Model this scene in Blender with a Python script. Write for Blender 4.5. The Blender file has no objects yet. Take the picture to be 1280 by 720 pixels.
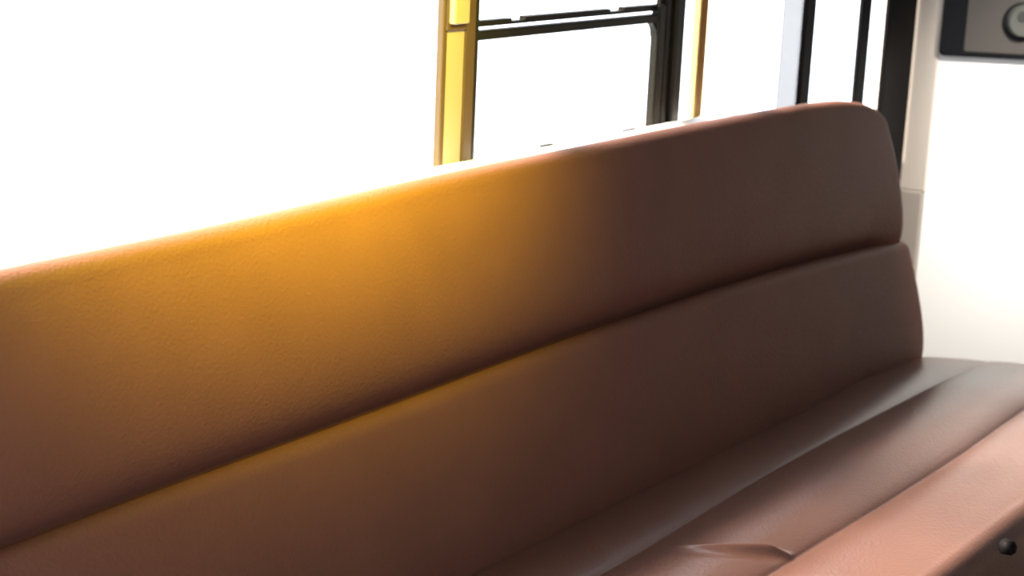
import bpy, bmesh, math
from mathutils import Vector, Matrix

C = bpy.context.scene.collection
Z0 = 0.45                      # seat height: the back/seat junction lies at (x, 0, Z0); bench runs along x, room is towards -y

# ------------------------------------------------------------------ materials
def mat(name, col, rough=0.5, metal=0.0, spec=0.5, bump=None, coat=0.0):
    m = bpy.data.materials.new(name); m.use_nodes = True
    nt = m.node_tree; b = nt.nodes['Principled BSDF']
    b.inputs['Base Color'].default_value = (*col, 1)
    b.inputs['Roughness'].default_value = rough
    b.inputs['Metallic'].default_value = metal
    b.inputs['Specular IOR Level'].default_value = spec
    b.inputs['Coat Weight'].default_value = coat
    tc = nt.nodes.new('ShaderNodeTexCoord')
    if bump:
        n = nt.nodes.new('ShaderNodeTexNoise'); n.inputs['Scale'].default_value = bump[0]
        n.inputs['Detail'].default_value = 4
        nt.links.new(tc.outputs['Object'], n.inputs['Vector'])
        bp = nt.nodes.new('ShaderNodeBump'); bp.inputs['Strength'].default_value = bump[1]
        bp.inputs['Distance'].default_value = bump[2]
        nt.links.new(n.outputs['Fac'], bp.inputs['Height'])
        nt.links.new(bp.outputs['Normal'], b.inputs['Normal'])
    return m

def leather(name, col, rough, spec, grain):
    m = bpy.data.materials.new(name); m.use_nodes = True
    nt = m.node_tree; N = nt.nodes; L = nt.links; b = N['Principled BSDF']
    tc = N.new('ShaderNodeTexCoord')
    v = N.new('ShaderNodeTexVoronoi'); v.inputs['Scale'].default_value = 240; v.feature = 'SMOOTH_F1'
    n = N.new('ShaderNodeTexNoise'); n.inputs['Scale'].default_value = 420; n.inputs['Detail'].default_value = 3
    L.new(tc.outputs['Object'], v.inputs['Vector']); L.new(tc.outputs['Object'], n.inputs['Vector'])
    ad = N.new('ShaderNodeMath'); ad.operation = 'MULTIPLY_ADD'; ad.inputs[1].default_value = 0.6
    L.new(n.outputs['Fac'], ad.inputs[0]); L.new(v.outputs['Distance'], ad.inputs[2])
    bp = N.new('ShaderNodeBump'); bp.inputs['Strength'].default_value = grain; bp.inputs['Distance'].default_value = 0.0012
    L.new(ad.outputs[0], bp.inputs['Height']); L.new(bp.outputs['Normal'], b.inputs['Normal'])
    # slight mottling of the hide itself
    n2 = N.new('ShaderNodeTexNoise'); n2.inputs['Scale'].default_value = 9; n2.inputs['Detail'].default_value = 3
    L.new(tc.outputs['Object'], n2.inputs['Vector'])
    cr = N.new('ShaderNodeValToRGB')
    cr.color_ramp.elements[0].position = .3; cr.color_ramp.elements[0].color = (*[c * .94 for c in col], 1)
    cr.color_ramp.elements[1].position = .7; cr.color_ramp.elements[1].color = (*[c * 1.06 for c in col], 1)
    L.new(n2.outputs['Fac'], cr.inputs['Fac']); L.new(cr.outputs['Color'], b.inputs['Base Color'])
    b.inputs['Roughness'].default_value = rough
    b.inputs['Specular IOR Level'].default_value = spec
    return m

def glass(name, tint):
    m = bpy.data.materials.new(name); m.use_nodes = True
    nt = m.node_tree; N = nt.nodes; L = nt.links; N.remove(N['Principled BSDF'])
    t = N.new('ShaderNodeBsdfTransparent'); t.inputs['Color'].default_value = (*tint, 1)
    g = N.new('ShaderNodeBsdfGlossy'); g.inputs['Roughness'].default_value = 0.02
    lw = N.new('ShaderNodeLayerWeight'); lw.inputs['Blend'].default_value = .5
    fr = N.new('ShaderNodeMath'); fr.operation = 'POWER'; fr.inputs[1].default_value = 5
    L.new(lw.outputs['Facing'], fr.inputs[0])
    mx = N.new('ShaderNodeMixShader')
    L.new(fr.outputs[0], mx.inputs['Fac']); L.new(t.outputs[0], mx.inputs[1]); L.new(g.outputs[0], mx.inputs[2])
    L.new(mx.outputs[0], N['Material Output'].inputs['Surface'])
    return m

def translucent(name, col, mixf=0.6):
    m = bpy.data.materials.new(name); m.use_nodes = True
    nt = m.node_tree; N = nt.nodes; L = nt.links; N.remove(N['Principled BSDF'])
    t = N.new('ShaderNodeBsdfTranslucent'); t.inputs['Color'].default_value = (*col, 1)
    g = N.new('ShaderNodeBsdfDiffuse'); g.inputs['Color'].default_value = (*col, 1)
    mx = N.new('ShaderNodeMixShader'); mx.inputs['Fac'].default_value = 1 - mixf
    L.new(t.outputs[0], mx.inputs[1]); L.new(g.outputs[0], mx.inputs[2])
    L.new(mx.outputs[0], N['Material Output'].inputs['Surface'])
    return m

M = {
 'leather': leather('brown_leather', (0.155, 0.065, 0.044), 0.56, .16, .50),
 'leather2': leather('polished_seat_leather', (0.155, 0.075, 0.056), 0.30, .6, .28),
 'base':    mat('bench_base', (0.03, 0.020, 0.017), 0.7, spec=.15, bump=(60, .2, .001)),
 'black':   mat('black_rubber', (0.006, 0.005, 0.005), 0.6, spec=.08, bump=(80, .15, .001)),
 'sash':    mat('dark_bronze', (0.012, 0.010, 0.005), 0.45, spec=.15, bump=(50, .1, .0005)),
 'gold':    mat('pale_gold_enamel', (0.33, 0.26, 0.20), 0.5, bump=(40, .1, .0005)),
 'gasket':  mat('amber_gasket', (0.07, 0.038, 0.008), 0.6, bump=(60, .15, .0005)),
 'white':   mat('white_laminate', (0.86, 0.85, 0.82), 0.55, bump=(14, .10, .002)),
 'sill':    mat('white_sill', (0.9, 0.9, 0.88), 0.4, bump=(30, .05, .001)),
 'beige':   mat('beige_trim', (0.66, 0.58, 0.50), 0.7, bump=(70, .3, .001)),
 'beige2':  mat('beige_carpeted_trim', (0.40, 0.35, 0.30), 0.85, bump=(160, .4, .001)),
 'room':    mat('cream_lining', (0.17, 0.15, 0.13), 0.8, bump=(30, .2, .002)),
 'floor':   mat('dark_floor', (0.06, 0.045, 0.04), 0.6, bump=(25, .2, .002)),
 'panel':   mat('black_plastic', (0.005, 0.005, 0.006), 0.4, spec=.15, bump=(90, .1, .0004)),
 'face':    mat('taupe_plastic', (0.052, 0.044, 0.037), 0.5, bump=(90, .1, .0004)),
 'knob':    mat('grey_green_plastic', (0.075, 0.075, 0.063), 0.4, bump=(90, .1, .0004)),
 'knob2':   mat('dark_olive_plastic', (0.025, 0.025, 0.02), 0.5, bump=(90, .1, .0004)),
 'lamp':    mat('lamp_metal', (0.5, 0.5, 0.5), 0.35, metal=1, bump=(90, .1, .0004)),
 'glass':   glass('clear_glass', (.97, .97, .97)),
 'frit':    glass('grey_frit_glass', (.436, .427, .422)),
 'amber':   translucent('amber_translucent_seal', (.30, .22, .12)),
 'cream':   translucent('cream_translucent_seal', (.8, .68, .42)),
}

# ------------------------------------------------------------------ helpers
def obj(name, bm, m, parent=None, smooth=False, loc=None):
    me = bpy.data.meshes.new(name); bmesh.ops.recalc_face_normals(bm, faces=bm.faces[:]); bm.to_mesh(me); bm.free()
    if m is not None: me.materials.append(m)
    if smooth:
        for p in me.polygons: p.use_smooth = True
    o = bpy.data.objects.new(name, me); C.objects.link(o)
    if loc: o.location = loc
    if parent is not None: o.parent = parent
    return o

def box(bm, lo, hi, bev=0.0, seg=2):
    r = bmesh.ops.create_cube(bm, size=1)
    vs = r['verts']
    for v in vs:
        v.co = Vector([lo[i] + (v.co[i] + .5) * (hi[i] - lo[i]) for i in range(3)])
    if bev > 0:
        es = list({e for v in vs for e in v.link_edges})
        bmesh.ops.bevel(bm, geom=es, offset=bev, segments=seg, affect='EDGES', profile=.5)
    return bm

def bx(lo, hi, bev=0.0, seg=2):
    return box(bmesh.new(), lo, hi, bev, seg)

def empty(name, loc=(0, 0, 0), rz=0):
    e = bpy.data.objects.new(name, None); C.objects.link(e); e.location = loc; e.rotation_euler = (0, 0, rz)
    e.empty_display_size = .1
    return e

def struct(name, bm, m):
    o = obj(name, bm, m); o['kind'] = 'structure'; return o

def tag(o, label, cat, group=None):
    o['label'] = label; o['category'] = cat
    if group: o['group'] = group
    return o

def interp(x, pts):
    """smooth interpolation through (x, value) points (Catmull-Rom)"""
    if x <= pts[0][0]: return pts[0][1]
    if x >= pts[-1][0]: return pts[-1][1]
    for i in range(len(pts) - 1):
        if pts[i][0] <= x <= pts[i + 1][0]:
            x0, y0 = pts[i]; x1, y1 = pts[i + 1]
            m0 = (pts[i + 1][1] - pts[i - 1][1]) / (pts[i + 1][0] - pts[i - 1][0]) if i > 0 else (y1 - y0) / (x1 - x0)
            m1 = (pts[i + 2][1] - pts[i][1]) / (pts[i + 2][0] - pts[i][0]) if i + 2 < len(pts) else (y1 - y0) / (x1 - x0)
            h = x1 - x0; t = (x - x0) / h
            return ((2*t**3 - 3*t**2 + 1) * y0 + (t**3 - 2*t**2 + t) * h * m0 + (-2*t**3 + 3*t**2) * y1 + (t**3 - t**2) * h * m1)

def resample(pts, n):
    """even resampling of a closed loop of (y, z)"""
    P = pts + [pts[0]]; d = [0]
    for a, b in zip(P, P[1:]): d.append(d[-1] + math.hypot(b[0] - a[0], b[1] - a[1]))
    out = []; j = 0
    for k in range(n):
        s = d[-1] * k / n
        while d[j + 1] < s: j += 1
        t = (s - d[j]) / max(d[j + 1] - d[j], 1e-9)
        out.append((P[j][0] + t * (P[j + 1][0] - P[j][0]), P[j][1] + t * (P[j + 1][1] - P[j][1])))
    return out

def inset(pts, d):
    n = len(pts); out = []
    area = sum(pts[i][0] * pts[(i + 1) % n][1] - pts[(i + 1) % n][0] * pts[i][1] for i in range(n))
    s = 1 if area > 0 else -1
    for i in range(n):
        a = pts[i - 2]; b = pts[(i + 2) % n]
        tx, ty = b[0] - a[0], b[1] - a[1]; l = math.hypot(tx, ty) or 1
        out.append((pts[i][0] - s * ty / l * d, pts[i][1] + s * tx / l * d))
    return out

def sweep(profile, xs, x_end, r_end, capn=7, adjust=None):
    """closed (y,z) loops swept along x, rounded off at both ends.  profile(x) -> loop"""
    bm = bmesh.new(); rings = []
    stations = []
    x0 = xs[0]
    for k in range(capn):                                   # left cap
        a = math.pi / 2 * (1 - k / capn)
        stations.append((x0 + r_end * (1 - math.sin(a)) , r_end * (1 - math.cos(a))))
    for x in xs:
        if x0 + r_end < x < x_end - r_end: stations.append((x, 0))
    for k in range(capn + 1):
        a = math.pi / 2 * k / capn
        stations.append((x_end - r_end * (1 - math.sin(a)), r_end * (1 - math.cos(a))))
    for x, ins in stations:
        lp = profile(x)
        if ins > 0: lp = inset(lp, ins)
        if adjust: pts = [adjust(x, y, z) for y, z in lp]
        else: pts = [(x, y, z) for y, z in lp]
        rings.append([bm.verts.new((p[0], p[1], p[2] + Z0)) for p in pts])
    n = len(rings[0])
    for a, b in zip(rings, rings[1:]):
        for i in range(n):
            bm.faces.new((a[i], a[(i + 1) % n], b[(i + 1) % n], b[i]))
    for rg in (rings[0], rings[-1]):
        c = bm.verts.new(sum((v.co for v in rg), Vector()) / n)
        for i in range(n): bm.faces.new((rg[i], rg[(i + 1) % n], c))
    return bm

def arc(c, r, a0, a1, n):
    return [(c[0] + r * math.cos(a0 + (a1 - a0) * k / n), c[1] + r * math.sin(a0 + (a1 - a0) * k / n)) for k in range(n + 1)]

# ------------------------------------------------------------------ the bench
XL = -2.75
bench = empty('bench_seat', (0, 0, 0))
tag(bench, 'long brown leather bench seat with channelled cushions under the bright window', 'bench')

S = Vector((.0677, .2403)); T = Vector((.1353, .4879))
tU = (T - S).normalized(); nU = Vector((-tU.y, tU.x))           # along upper panel, out of its front
tL = S.normalized(); nL = Vector((-tL.y, tL.x))

offT = [(-2.75, -.010), (-2.02, -.002), (-1.73, -.001), (-1.34, .006), (-.72, .009), (-.35, .007), (-.19, .002), (-.10, -.008), (-.05, -.020), (-.02, -.034), (0, -.055)]
offS = [(-2.75, -.004), (-2.08, -.002), (-1.855, .001), (-1.533, .004), (-1.025, .012), (-.549, .008), (-.126, -.010), (0.0, -.018)]

R_T = .024
def upper_loop(x):
    oT = interp(x, offT); oS = interp(x, offS)
    t = T + tU * oT; s = S + tU * oS
    # roll centre: R behind the front, R below the sight tangent of the top
    c = Vector((t.x + .693 * R_T, t.y - 1.256 * R_T))
    top_front = c + nU * R_T
    L = (top_front - s).length
    pts = []
    lo = s - tU * .10 - nU * .060
    pts.append((lo.x, lo.y))
    N = 40
    for k in range(N + 1):
        u = k / N
        q = s + tU * (L * u)
        bulge = .007 * math.sin(math.pi * min(1, u * 1.02)) ** .8 if u < .98 else 0
        groove = -.032 * math.exp(-(u * L / .026)) * (1 - .75 * max(0, min(1, (x + .14) / .12)))
        q = q + nU * (bulge + groove)
        pts.append((q.x, q.y))
    a0 = math.atan2(nU.y, nU.x); 
    if a0 < 0: a0 += 2 * math.pi
    pts += arc(c, R_T, a0, a0 - math.pi, 18)[1:]
    back = c - nU * R_T
    b = back - tU * (L + .27)
    pts.append((b.x, b.y))
    b2 = b + nU * .03
    pts.append((b2.x, b2.y))
    return resample(pts, 220)

xs = [XL + i * .02 for i in range(int(-XL / .02) + 1)]
xs_end = [x for x in xs if x < -.2] + [-.2 + i * .008 for i in range(25)]
bk = obj('backrest', sweep(upper_loop, xs_end, 0.0, .022), M['leather'], bench, True)

R_S = .020
def lower_loop(x):
    s = S + tL * interp(x, offS)
    # roll centre below the sight tangent (slope .51) through s, R behind the front plane
    ns = Vector((.454, .891))
    # solve nL.d=-R , ns.d=-R
    det = nL.x * ns.y - nL.y * ns.x
    d = Vector(((-R_S * ns.y + R_S * nL.y) / det, (-R_S * nL.x + R_S * ns.x) / det))
    c = s + d
    tf = c + nL * R_S
    L = tf.length
    pts = []
    p0 = Vector((0.004, -.035)); pts.append((p0.x, p0.y))
    N = 36
    for k in range(N + 1):
        u = k / N
        q = tL * (L * u) + nL * (.004 * math.sin(math.pi * u) - .012 * math.exp(-u * L / .03))
        pts.append((q.x, q.y))
    a0 = math.atan2(nL.y, nL.x)
    if a0 < 0: a0 += 2 * math.pi
    pts += arc(c, R_S, a0, a0 - math.pi * .75, 14)[1:]
    b = c - nL * .004 - tL * .02; pts.append((b.x, b.y))
    b = tL * .05 - nL * .05; pts.append((b.x, b.y))
    b = -nL * .045 - tL * .03; pts.append((b.x, b.y))
    return resample(pts, 180)
obj('lumbar_panel', sweep(lower_loop, xs_end, .006, .016), M['leather'], bench, True)

A = (-.109, .0182); B = (-.2936, .0317); F = (-.4691, .0402)
offA = [(-2.75, -.012), (-1.3, -.010), (-1.0, .002), (-.723, .010), (-.276, .008), (0, -.002)]
offB = [(-2.75, 0), (-1.2, 0), (-.659, -.005), (-.316, .004), (0, .004)]
def seat_loop(x):
    a = (A[0] + interp(x, offA), A[1]); b = (B[0] + interp(x, offB), B[1]); f = F
    fd = 1 - .8 * max(0, min(1, (x + .30) / .28)) ** 1.5     # the rolls flatten towards the bench end
    pts = [(.085, -.10), (.085, -.012)]
    def channel(p, q, h, n=34, open_end=False):
        out = []
        dx, dz = q[0] - p[0], q[1] - p[1]; L = math.hypot(dx, dz); nx, nz = dz / L, -dx / L
        if nz < 0: nx, nz = -nx, -nz
        for k in range(n + 1):
            u = k / n
            prof = (1 - (2 * u - 1) ** 2) ** .75
            if open_end and u > .5: prof = 1 - .45 * (2 * u - 1) ** 2
            out.append((p[0] + dx * u + nx * h * prof, p[1] + dz * u + nz * h * prof))
        return out
    pts += channel((.07, -.010), a, .017 * fd, 40)
    pts += channel(a, b, .027 * fd, 46)[1:]
    R = .030
    fe = (f[0] + .008, f[1] - .004)
    hb = .014 * fd
    pts += channel(b, (fe[0] + .02, fe[1] - .004), hb, 44, True)[1:]
    c = (fe[0] + .02, fe[1] - .004 + .55 * hb - R)
    pts += arc(c, R, math.pi / 2, math.pi, 14)[1:]
    pts.append((c[0] - R + .004, -.10)); pts.append((c[0] - R + .018, -.112))
    pts.append((.07, -.112))
    return resample(pts, 420)

# pulled crease across the middle channel
KP = [(-.290, -1.132), (-.287, -1.136), (-.265, -1.161), (-.240, -1.189), (-.208, -1.214), (-.180, -1.225), (-.160, -1.231)]
def crease(x, y, z):
    if z > -.02 and -.292 < y < -.160:
        d = (x - interp(y, KP)) * .75
        if abs(d) < .08:
            s = (-.160 - y) / .130                       # 0 at the thin end, 1 at the front seam
            env = max(0, min(1, s / .8)) ** 1.3 * max(0, min(1, (1.02 - s) / .16))
            wd_ = .0035 + .003 * s
            z += .010 * env * (math.exp(-(d / wd_) ** 2)) - .003 * env * math.exp(-((d + .016) / .010) ** 2)
    return (x, y, z)
xs_seat = [x for x in xs if x < -1.34] + [-1.34 + i * .0022 for i in range(150)] + [x for x in xs if x > -1.0]
obj('seat_cushion', sweep(seat_loop, xs_seat, .012, .016, adjust=crease), M['leather2'], bench, True)

# base box with recessed toe space and a front board
bb = bmesh.new()
box(bb, (XL + .03, -.41, .06), (-.03, .10, Z0 - .108), .006)
box(bb, (XL + .06, -.36, 0.0), (-.06, .08, .07), .004)
obj('base', bb, M['base'], bench)
# rounded release knob at the front board just under the cushion edge
kb = bmesh.new()
bmesh.ops.create_cone(kb, cap_ends=True, segments=32, radius1=.011, radius2=.009, depth=.02,
                      matrix=Matrix.Translation((-.905, -.478 - .012, Z0 + .034)) @ Matrix.Rotation(math.pi / 2, 4, 'X'))
bmesh.ops.bevel(kb, geom=[e for e in kb.edges if abs(e.verts[0].co.y - e.verts[1].co.y) < 1e-5], offset=.003, segments=2, affect='EDGES')
obj('release_knob', kb, M['black'], bench, True)

# ------------------------------------------------------------------ room shell
ZC = Z0 + 1.25          # head of the windows
ZT = Z0 + 1.36          # ceiling
XW, YF = -3.22, -1.95
YB = .30                # inner face of the back wall
SILL = Z0 + .457

struct('floor', bx((XW - .1, YF - .1, -.06), (1.9, .45, 0)), M['floor'])
struct('ceiling', bx((XW - .1, YF - .1, ZT), (1.9, .45, ZT + .06)), M['room'])
struct('wall_front', bx((XW - .1, YF - .08, 0), (1.9, YF, ZT)), M['room'])
LY0, LY1, LZ0, LZ1 = -1.90, -.35, Z0 - .05, Z0 + 1.25        # opening added in the left wall for cool fill light on the backrest
lb = bmesh.new()
box(lb, (XW - .08, YF, 0), (XW, YB + .08, LZ0)); box(lb, (XW - .08, YF, LZ1), (XW, YB + .08, ZT))
box(lb, (XW - .08, YF, LZ0), (XW, LY0, LZ1)); box(lb, (XW - .08, LY1, LZ0), (XW, YB + .08, LZ1))
struct('wall_left', lb, M['room'])
wb = bmesh.new()
box(wb, (XW, YB + .005, 0), (-.30, YB + .08, SILL - .042))
box(wb, (-.30, YB + .005, 0), (.50, YB + .08, Z0 + .28))
struct('wall_back', wb, M['room'])
struct('trim_1', bx((XW, YB - .01, ZC), (.50, YB + .08, ZT)), M['room'])       # head above the windows

# slanted white side wall beyond the bench end
wr = bmesh.new()
w0 = Vector((.502, .245)); wd = Vector((.503, -.864)).normalized(); wn = Vector((-wd.y, wd.x))   # wn points away from room
if wn.x < 0: wn = -wn
w1 = w0 + wd * 2.6
vs = []
for z in (0, ZT):
    for p in (w0, w1, w1 + wn * .06, w0 + wn * .06):
        vs.append(wr.verts.new((p.x, p.y, z)))
for f in ((0, 1, 2, 3), (4, 5, 6, 7), (0, 1, 5, 4), (1, 2, 6, 5), (2, 3, 7, 6), (3, 0, 4, 7)):
    wr.faces.new([vs[i] for i in f])
struct('wall_right', wr, M['white'])

# corner return between the black seal and the white wall: beige above, darker below
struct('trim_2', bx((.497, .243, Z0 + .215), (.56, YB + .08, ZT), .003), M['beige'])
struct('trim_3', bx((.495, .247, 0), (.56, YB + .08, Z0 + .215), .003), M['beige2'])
# black door seal column
sb = bmesh.new()
box(sb, (.351, YB - .002, Z0 + .02), (.4945, YB + .008, ZC), .003)
struct('trim_4', sb, M['black'])

# ------------------------------------------------------------------ window_1: sliding window behind the bench
def window(name):
    e = empty(name, (0, YB, Z0)); e['kind'] = 'structure'; return e
def wpart(name, bms, m, parent, smooth=False):
    for v in bms.verts: v.co -= Vector((0, YB, Z0))
    return obj(name, bms, m, parent, smooth)
G = YB + .030           # glass plane
zb, zt = SILL - Z0 - .006, ZC - Z0      # relative to seat
def wb_(x0, x1, y0, y1, z0, z1, bev=.002):
    return bx((x0, YB + y0, Z0 + z0), (x1, YB + y1, Z0 + z1), bev)

w1_ = window('window_1')
def prism(x0, x1, loop):
    bm = bmesh.new()
    a = [bm.verts.new((x0, y, z)) for y, z in loop]; b = [bm.verts.new((x1, y, z)) for y, z in loop]
    bm.faces.new(a); bm.faces.new(b[::-1])
    for i in range(len(a)): bm.faces.new((a[i], a[(i + 1) % len(a)], b[(i + 1) % len(a)], b[i]))
    return bm
wpart('window_sill', prism(XW, -.30, [(YB + .08, SILL - .008), (YB - .026, SILL - .008), (YB - .030, SILL + .009), (YB - .036, SILL + .010), (YB - .087, SILL - .002), (YB - .085, SILL - .040), (YB + .08, SILL - .040)]), M['sill'], w1_)
post = wpart('post', wb_(-1.122, -1.078, 0, .012, zb, zt, .003), M['gold'], w1_)
for xa, xb in ((-1.131, -1.121), (-1.079, -1.056)):
    g = wb_(xa, xb, -.002, .010, zb, zt, .002)
    wpart('gasket', g, M['gasket'], post)
latch = bmesh.new()
box(latch, (-1.124, YB - .016, Z0 + .655), (-1.089, YB - .001, Z0 + .86), .003)
lt = wpart('latch', latch, M['gold'], post)
wpart('latch_edge', wb_(-1.127, -1.079, -.006, .0, .646, .87, .001), M['gasket'], lt)

# sash: thin left stile, heavy right stile, double rail, rounded inner corner under the rail
sash = bmesh.new()
box(sash, (-1.057, YB - .002, Z0 + zb), (-1.048, YB + .012, Z0 + zt), .002)
box(sash, (-.545, YB + .004, Z0 + zb), (-.478, YB + .014, Z0 + zt), .002)
fr = wpart('sash_frame', sash, M['sash'], w1_)
for xa, xb, yy in ((-.561, -.538, -.004), (-.532, -.512, .0), (-.506, -.478, -.006)):
    wpart('stile_ridge', wb_(xa, xb, yy, .012, zb + .002, .655 if xa < -.55 else zt, .003), M['sash'], fr)
rail = bmesh.new()
box(rail, (-1.052, YB - .002, Z0 + .627), (-.545, YB + .014, Z0 + .641), .002)
wpart('lower_rail', rail, M['sash'], w1_)
# upper rail with its two clip notches
ur = bmesh.new()
for xa, xb, zh in ((-1.052, -.965, .655), (-.965, -.930, .6508), (-.930, -.700, .656), (-.700, -.660, .6515), (-.660, -.545, .6565)):
    box(ur, (xa, YB + .002, Z0 + .6460), (xb, YB + .014, Z0 + zh), 0)
wpart('upper_rail', ur, M['sash'], w1_)
# rounded corner gusset joining the lower rail and the right stile
gus = bmesh.new()
cx, cz, r = -.585, .605, .024
loop = [(-.555, .632), (-.589, .632)] + [(cx + r * math.cos(a), cz + r * math.sin(a)) for a in [math.pi / 2 - math.pi / 2 * k / 8 for k in range(9)]] + [(-.555, .600)]
va = [gus.verts.new((x, YB + .0, Z0 + z)) for x, z in loop]; vb = [gus.verts.new((x, YB + .012, Z0 + z)) for x, z in loop]
gus.faces.new(va); gus.faces.new(vb[::-1])
for i in range(len(va)):
    gus.faces.new((va[i], va[(i + 1) % len(va)], vb[(i + 1) % len(va)], vb[i]))
wpart('corner_gusset', gus, M['sash'], w1_)
for xa, xb in ((XW + .02, -1.121), (-1.050, -.545)):
    wpart('pane', wb_(xa, xb, .030, .034, zb, zt, 0), M['glass'], w1_)
for x in (-.930, -.700):
    wpart('weep_slot', wb_(x, x + .035, -.0345, -.0325, zb + .012, zb + .0185, 0), M['base'], w1_)

# ------------------------------------------------------------------ window_2: narrower fixed lights beyond the stile
w2_ = window('window_2'); zl = .28
wpart('amber_seal', wb_(-.405, -.383, .006, .010, zb, zt, .001), M['amber'], w2_)
wpart('cream_seal', wb_(-.418, -.370, .012, .015, zb, zt, .001), M['cream'], w2_)
wpart('tinted_strip', wb_(-.098, -.019, .006, .010, zl, zt, 0), M['frit'], w2_)
for xa, xb in ((-.019, .022), (.228, .272)):
    wpart('gasket', wb_(xa, xb, .0, .010, zl, zt, .003), M['black'], w2_)
for xa, xb, za in ((-.478, -.30, zb), (-.30, -.098, zl), (.022, .228, zl), (.272, .351, zl)):
    wpart('pane', wb_(xa, xb, .030, .034, za, zt, 0), M['glass'], w2_)

# ------------------------------------------------------------------ control panel on the white wall
cp = empty('control_panel', (w0.x, w0.y, Z0), math.atan2(wd.y, wd.x))
tag(cp, 'black rounded control panel with grey round dial mounted on the white side wall', 'control panel')
# local frame: +x along the wall, -y out into the room, z up from the seat height
def rrect(x0, x1, z0, z1, r, n=8):
    out = []
    for cx_, cz_, a in ((x1 - r, z1 - r, 0), (x0 + r, z1 - r, 1), (x0 + r, z0 + r, 2), (x1 - r, z0 + r, 3)):
        out += [(cx_ + r * math.cos(a * math.pi / 2 + math.pi / 2 * k / n), cz_ + r * math.sin(a * math.pi / 2 + math.pi / 2 * k / n)) for k in range(n + 1)]
    return out
def plate(loop_fn, y_back, y_front, bev):
    bm = bmesh.new(); rings = []
    for y, d in ((y_back, 0), (y_front + bev, 0), (y_front + bev * .3, bev * .3), (y_front, bev)):
        rings.append([bm.verts.new((x, y, z)) for x, z in loop_fn(d)])
    for a, b in zip(rings, rings[1:]):
        for i in range(len(a)): bm.faces.new((a[i], a[(i + 1) % len(a)], b[(i + 1) % len(a)], b[i]))
    bm.faces.new(rings[0][::-1]); bm.faces.new(rings[-1])
    return bm
PX0, PX1, PZ0, PZ1 = -.002, .262, .5085, .69
obj('housing', plate(lambda d: rrect(PX0 + d, PX1 - d, PZ0 + d, PZ1 - d, .012), 0.0, -.016, .004), M['panel'], cp)
obj('faceplate', plate(lambda d: rrect(PX0 + .050 + d, PX1 - .03 - d, PZ0 + .012 + d, PZ1 - .012 - d, .005), -.014, -.0175, .001), M['face'], cp)
KX, KZ = .160, .588
kc = bmesh.new()
bmesh.ops.create_cone(kc, cap_ends=True, segments=64, radius1=.040, radius2=.039, depth=.006, matrix=Matrix.Translation((KX, -.019, KZ)) @ Matrix.Rotation(math.pi / 2, 4, 'X'))
ring = obj('dial_collar', kc, M['panel'], cp, False)
kd = bmesh.new()
bmesh.ops.create_cone(kd, cap_ends=True, segments=64, radius1=.035, radius2=.030, depth=.016, matrix=Matrix.Translation((KX + .002, -.028, KZ + .002)) @ Matrix.Rotation(math.pi / 2, 4, 'X'))
dial = obj('dial', kd, M['knob'], cp, False)
kh = bmesh.new()
bmesh.ops.create_cone(kh, cap_ends=True, segments=48, radius1=.012, radius2=.011, depth=.003, matrix=Matrix.Translation((KX - .002, -.0365, KZ + .012)) @ Matrix.Rotation(math.pi / 2, 4, 'X'))
obj('dial_recess', kh, M['knob2'], dial, False)

# ------------------------------------------------------------------ light
w = bpy.data.worlds.new('bright_sky'); bpy.context.scene.world = w; w.use_nodes = True
bg = w.node_tree.nodes['Background']; bg.inputs['Color'].default_value = (.84, .91, 1.0, 1); bg.inputs['Strength'].default_value = 5.0

sd = bpy.data.lights.new('sun', 'SUN'); sd.energy = 28.0; sd.angle = math.radians(20); sd.color = (1, .87, .72)
so = bpy.data.objects.new('sun', sd); C.objects.link(so)
so.rotation_euler = Vector((.40, -.98, -.95)).to_track_quat('-Z', 'Y').to_euler()

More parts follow.
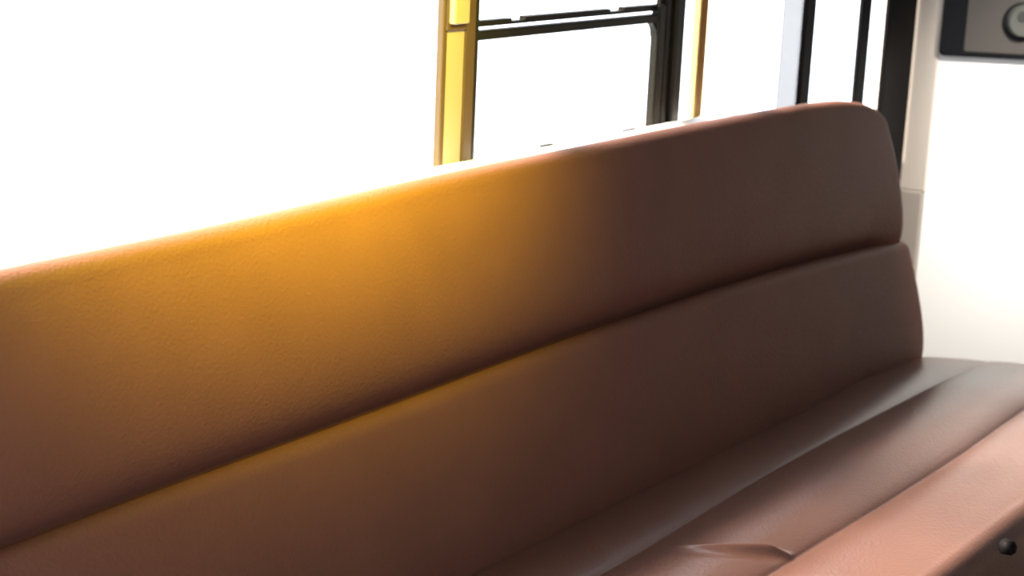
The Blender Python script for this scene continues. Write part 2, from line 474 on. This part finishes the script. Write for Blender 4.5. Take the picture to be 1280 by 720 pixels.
def portal(loc, sx, sy, d):
    pd = bpy.data.lights.new('sky_portal', 'AREA'); pd.shape = 'RECTANGLE'; pd.size = sx; pd.size_y = sy
    pd.cycles.is_portal = True
    po = bpy.data.objects.new('sky_portal', pd); C.objects.link(po); po.location = loc
    po.rotation_euler = d.to_track_quat('-Z', 'Y').to_euler()
portal((-1.43, YB + .06, Z0 + (zt + .28) / 2), 3.58, zt - .28, Vector((0, -1, 0)))
portal((XW - .04, (LY0 + LY1) / 2, (LZ0 + LZ1) / 2), LZ1 - LZ0, LY1 - LY0, Vector((1, 0, 0)))

def spot(name, p, aim, energy, col, size, soft):
    ld = bpy.data.lights.new(name, 'SPOT'); ld.energy = energy; ld.color = col; ld.spot_size = math.radians(size); ld.spot_blend = 1.0; ld.shadow_soft_size = soft
    lo = bpy.data.objects.new(name, ld); C.objects.link(lo); lo.location = p; lo.rotation_euler = (Vector(aim) - Vector(p)).to_track_quat('-Z', 'Y').to_euler()
# unseen spots added for light: amber flare glow on backrest, white wash on wall
for lx, en in ((-1.75, 100), (-1.42, 110)):
    spot('added_glow_spot', (lx, -.22, Z0 + 1.00), (lx + .02, .30, Z0 + .655), en, (1.0, .88, .02), 84, .10)  # added pair standing in for the lens-flare glow, no real lamps
spot('added_post_spot', (-1.30, -.12, Z0 + .98), (-1.10, .30, Z0 + .60), 6, (1.0, .82, .42), 34, .04)  # added spot to brighten and yellow the window post, no such fixture
spot('added_wall_spot', (.10, -.45, Z0 + 1.15), (.64, .02, Z0 - .06), 155, (1, .96, .90), 66, .05)  # invented source that drives the side wall to white

# ------------------------------------------------------------------ camera
cd = bpy.data.cameras.new('camera'); co = bpy.data.objects.new('camera', cd); C.objects.link(co)
r_ = Vector((0.583494, -0.810937, 0.043771)); u_ = Vector((0.170623, 0.175106, 0.969652)); f_ = Vector((0.793991, 0.558318, -0.240538))
mw = Matrix((( r_.x, u_.x, -f_.x, -3.0885), (r_.y, u_.y, -f_.y, -1.21291), (r_.z, u_.z, -f_.z, .89919 + Z0), (0, 0, 0, 1)))
co.matrix_world = mw
cd.sensor_width = 36; cd.lens = 2237.72 / 1280 * 36; cd.clip_start = .02
cd.dof.use_dof = True; cd.dof.focus_distance = 2.0; cd.dof.aperture_fstop = 7.0
sc = bpy.context.scene; sc.camera = co
sc.view_settings.view_transform = 'Standard'; sc.view_settings.look = 'None'; sc.view_settings.gamma = 1; sc.view_settings.use_curve_mapping = False
sc.view_settings.exposure = 0.0
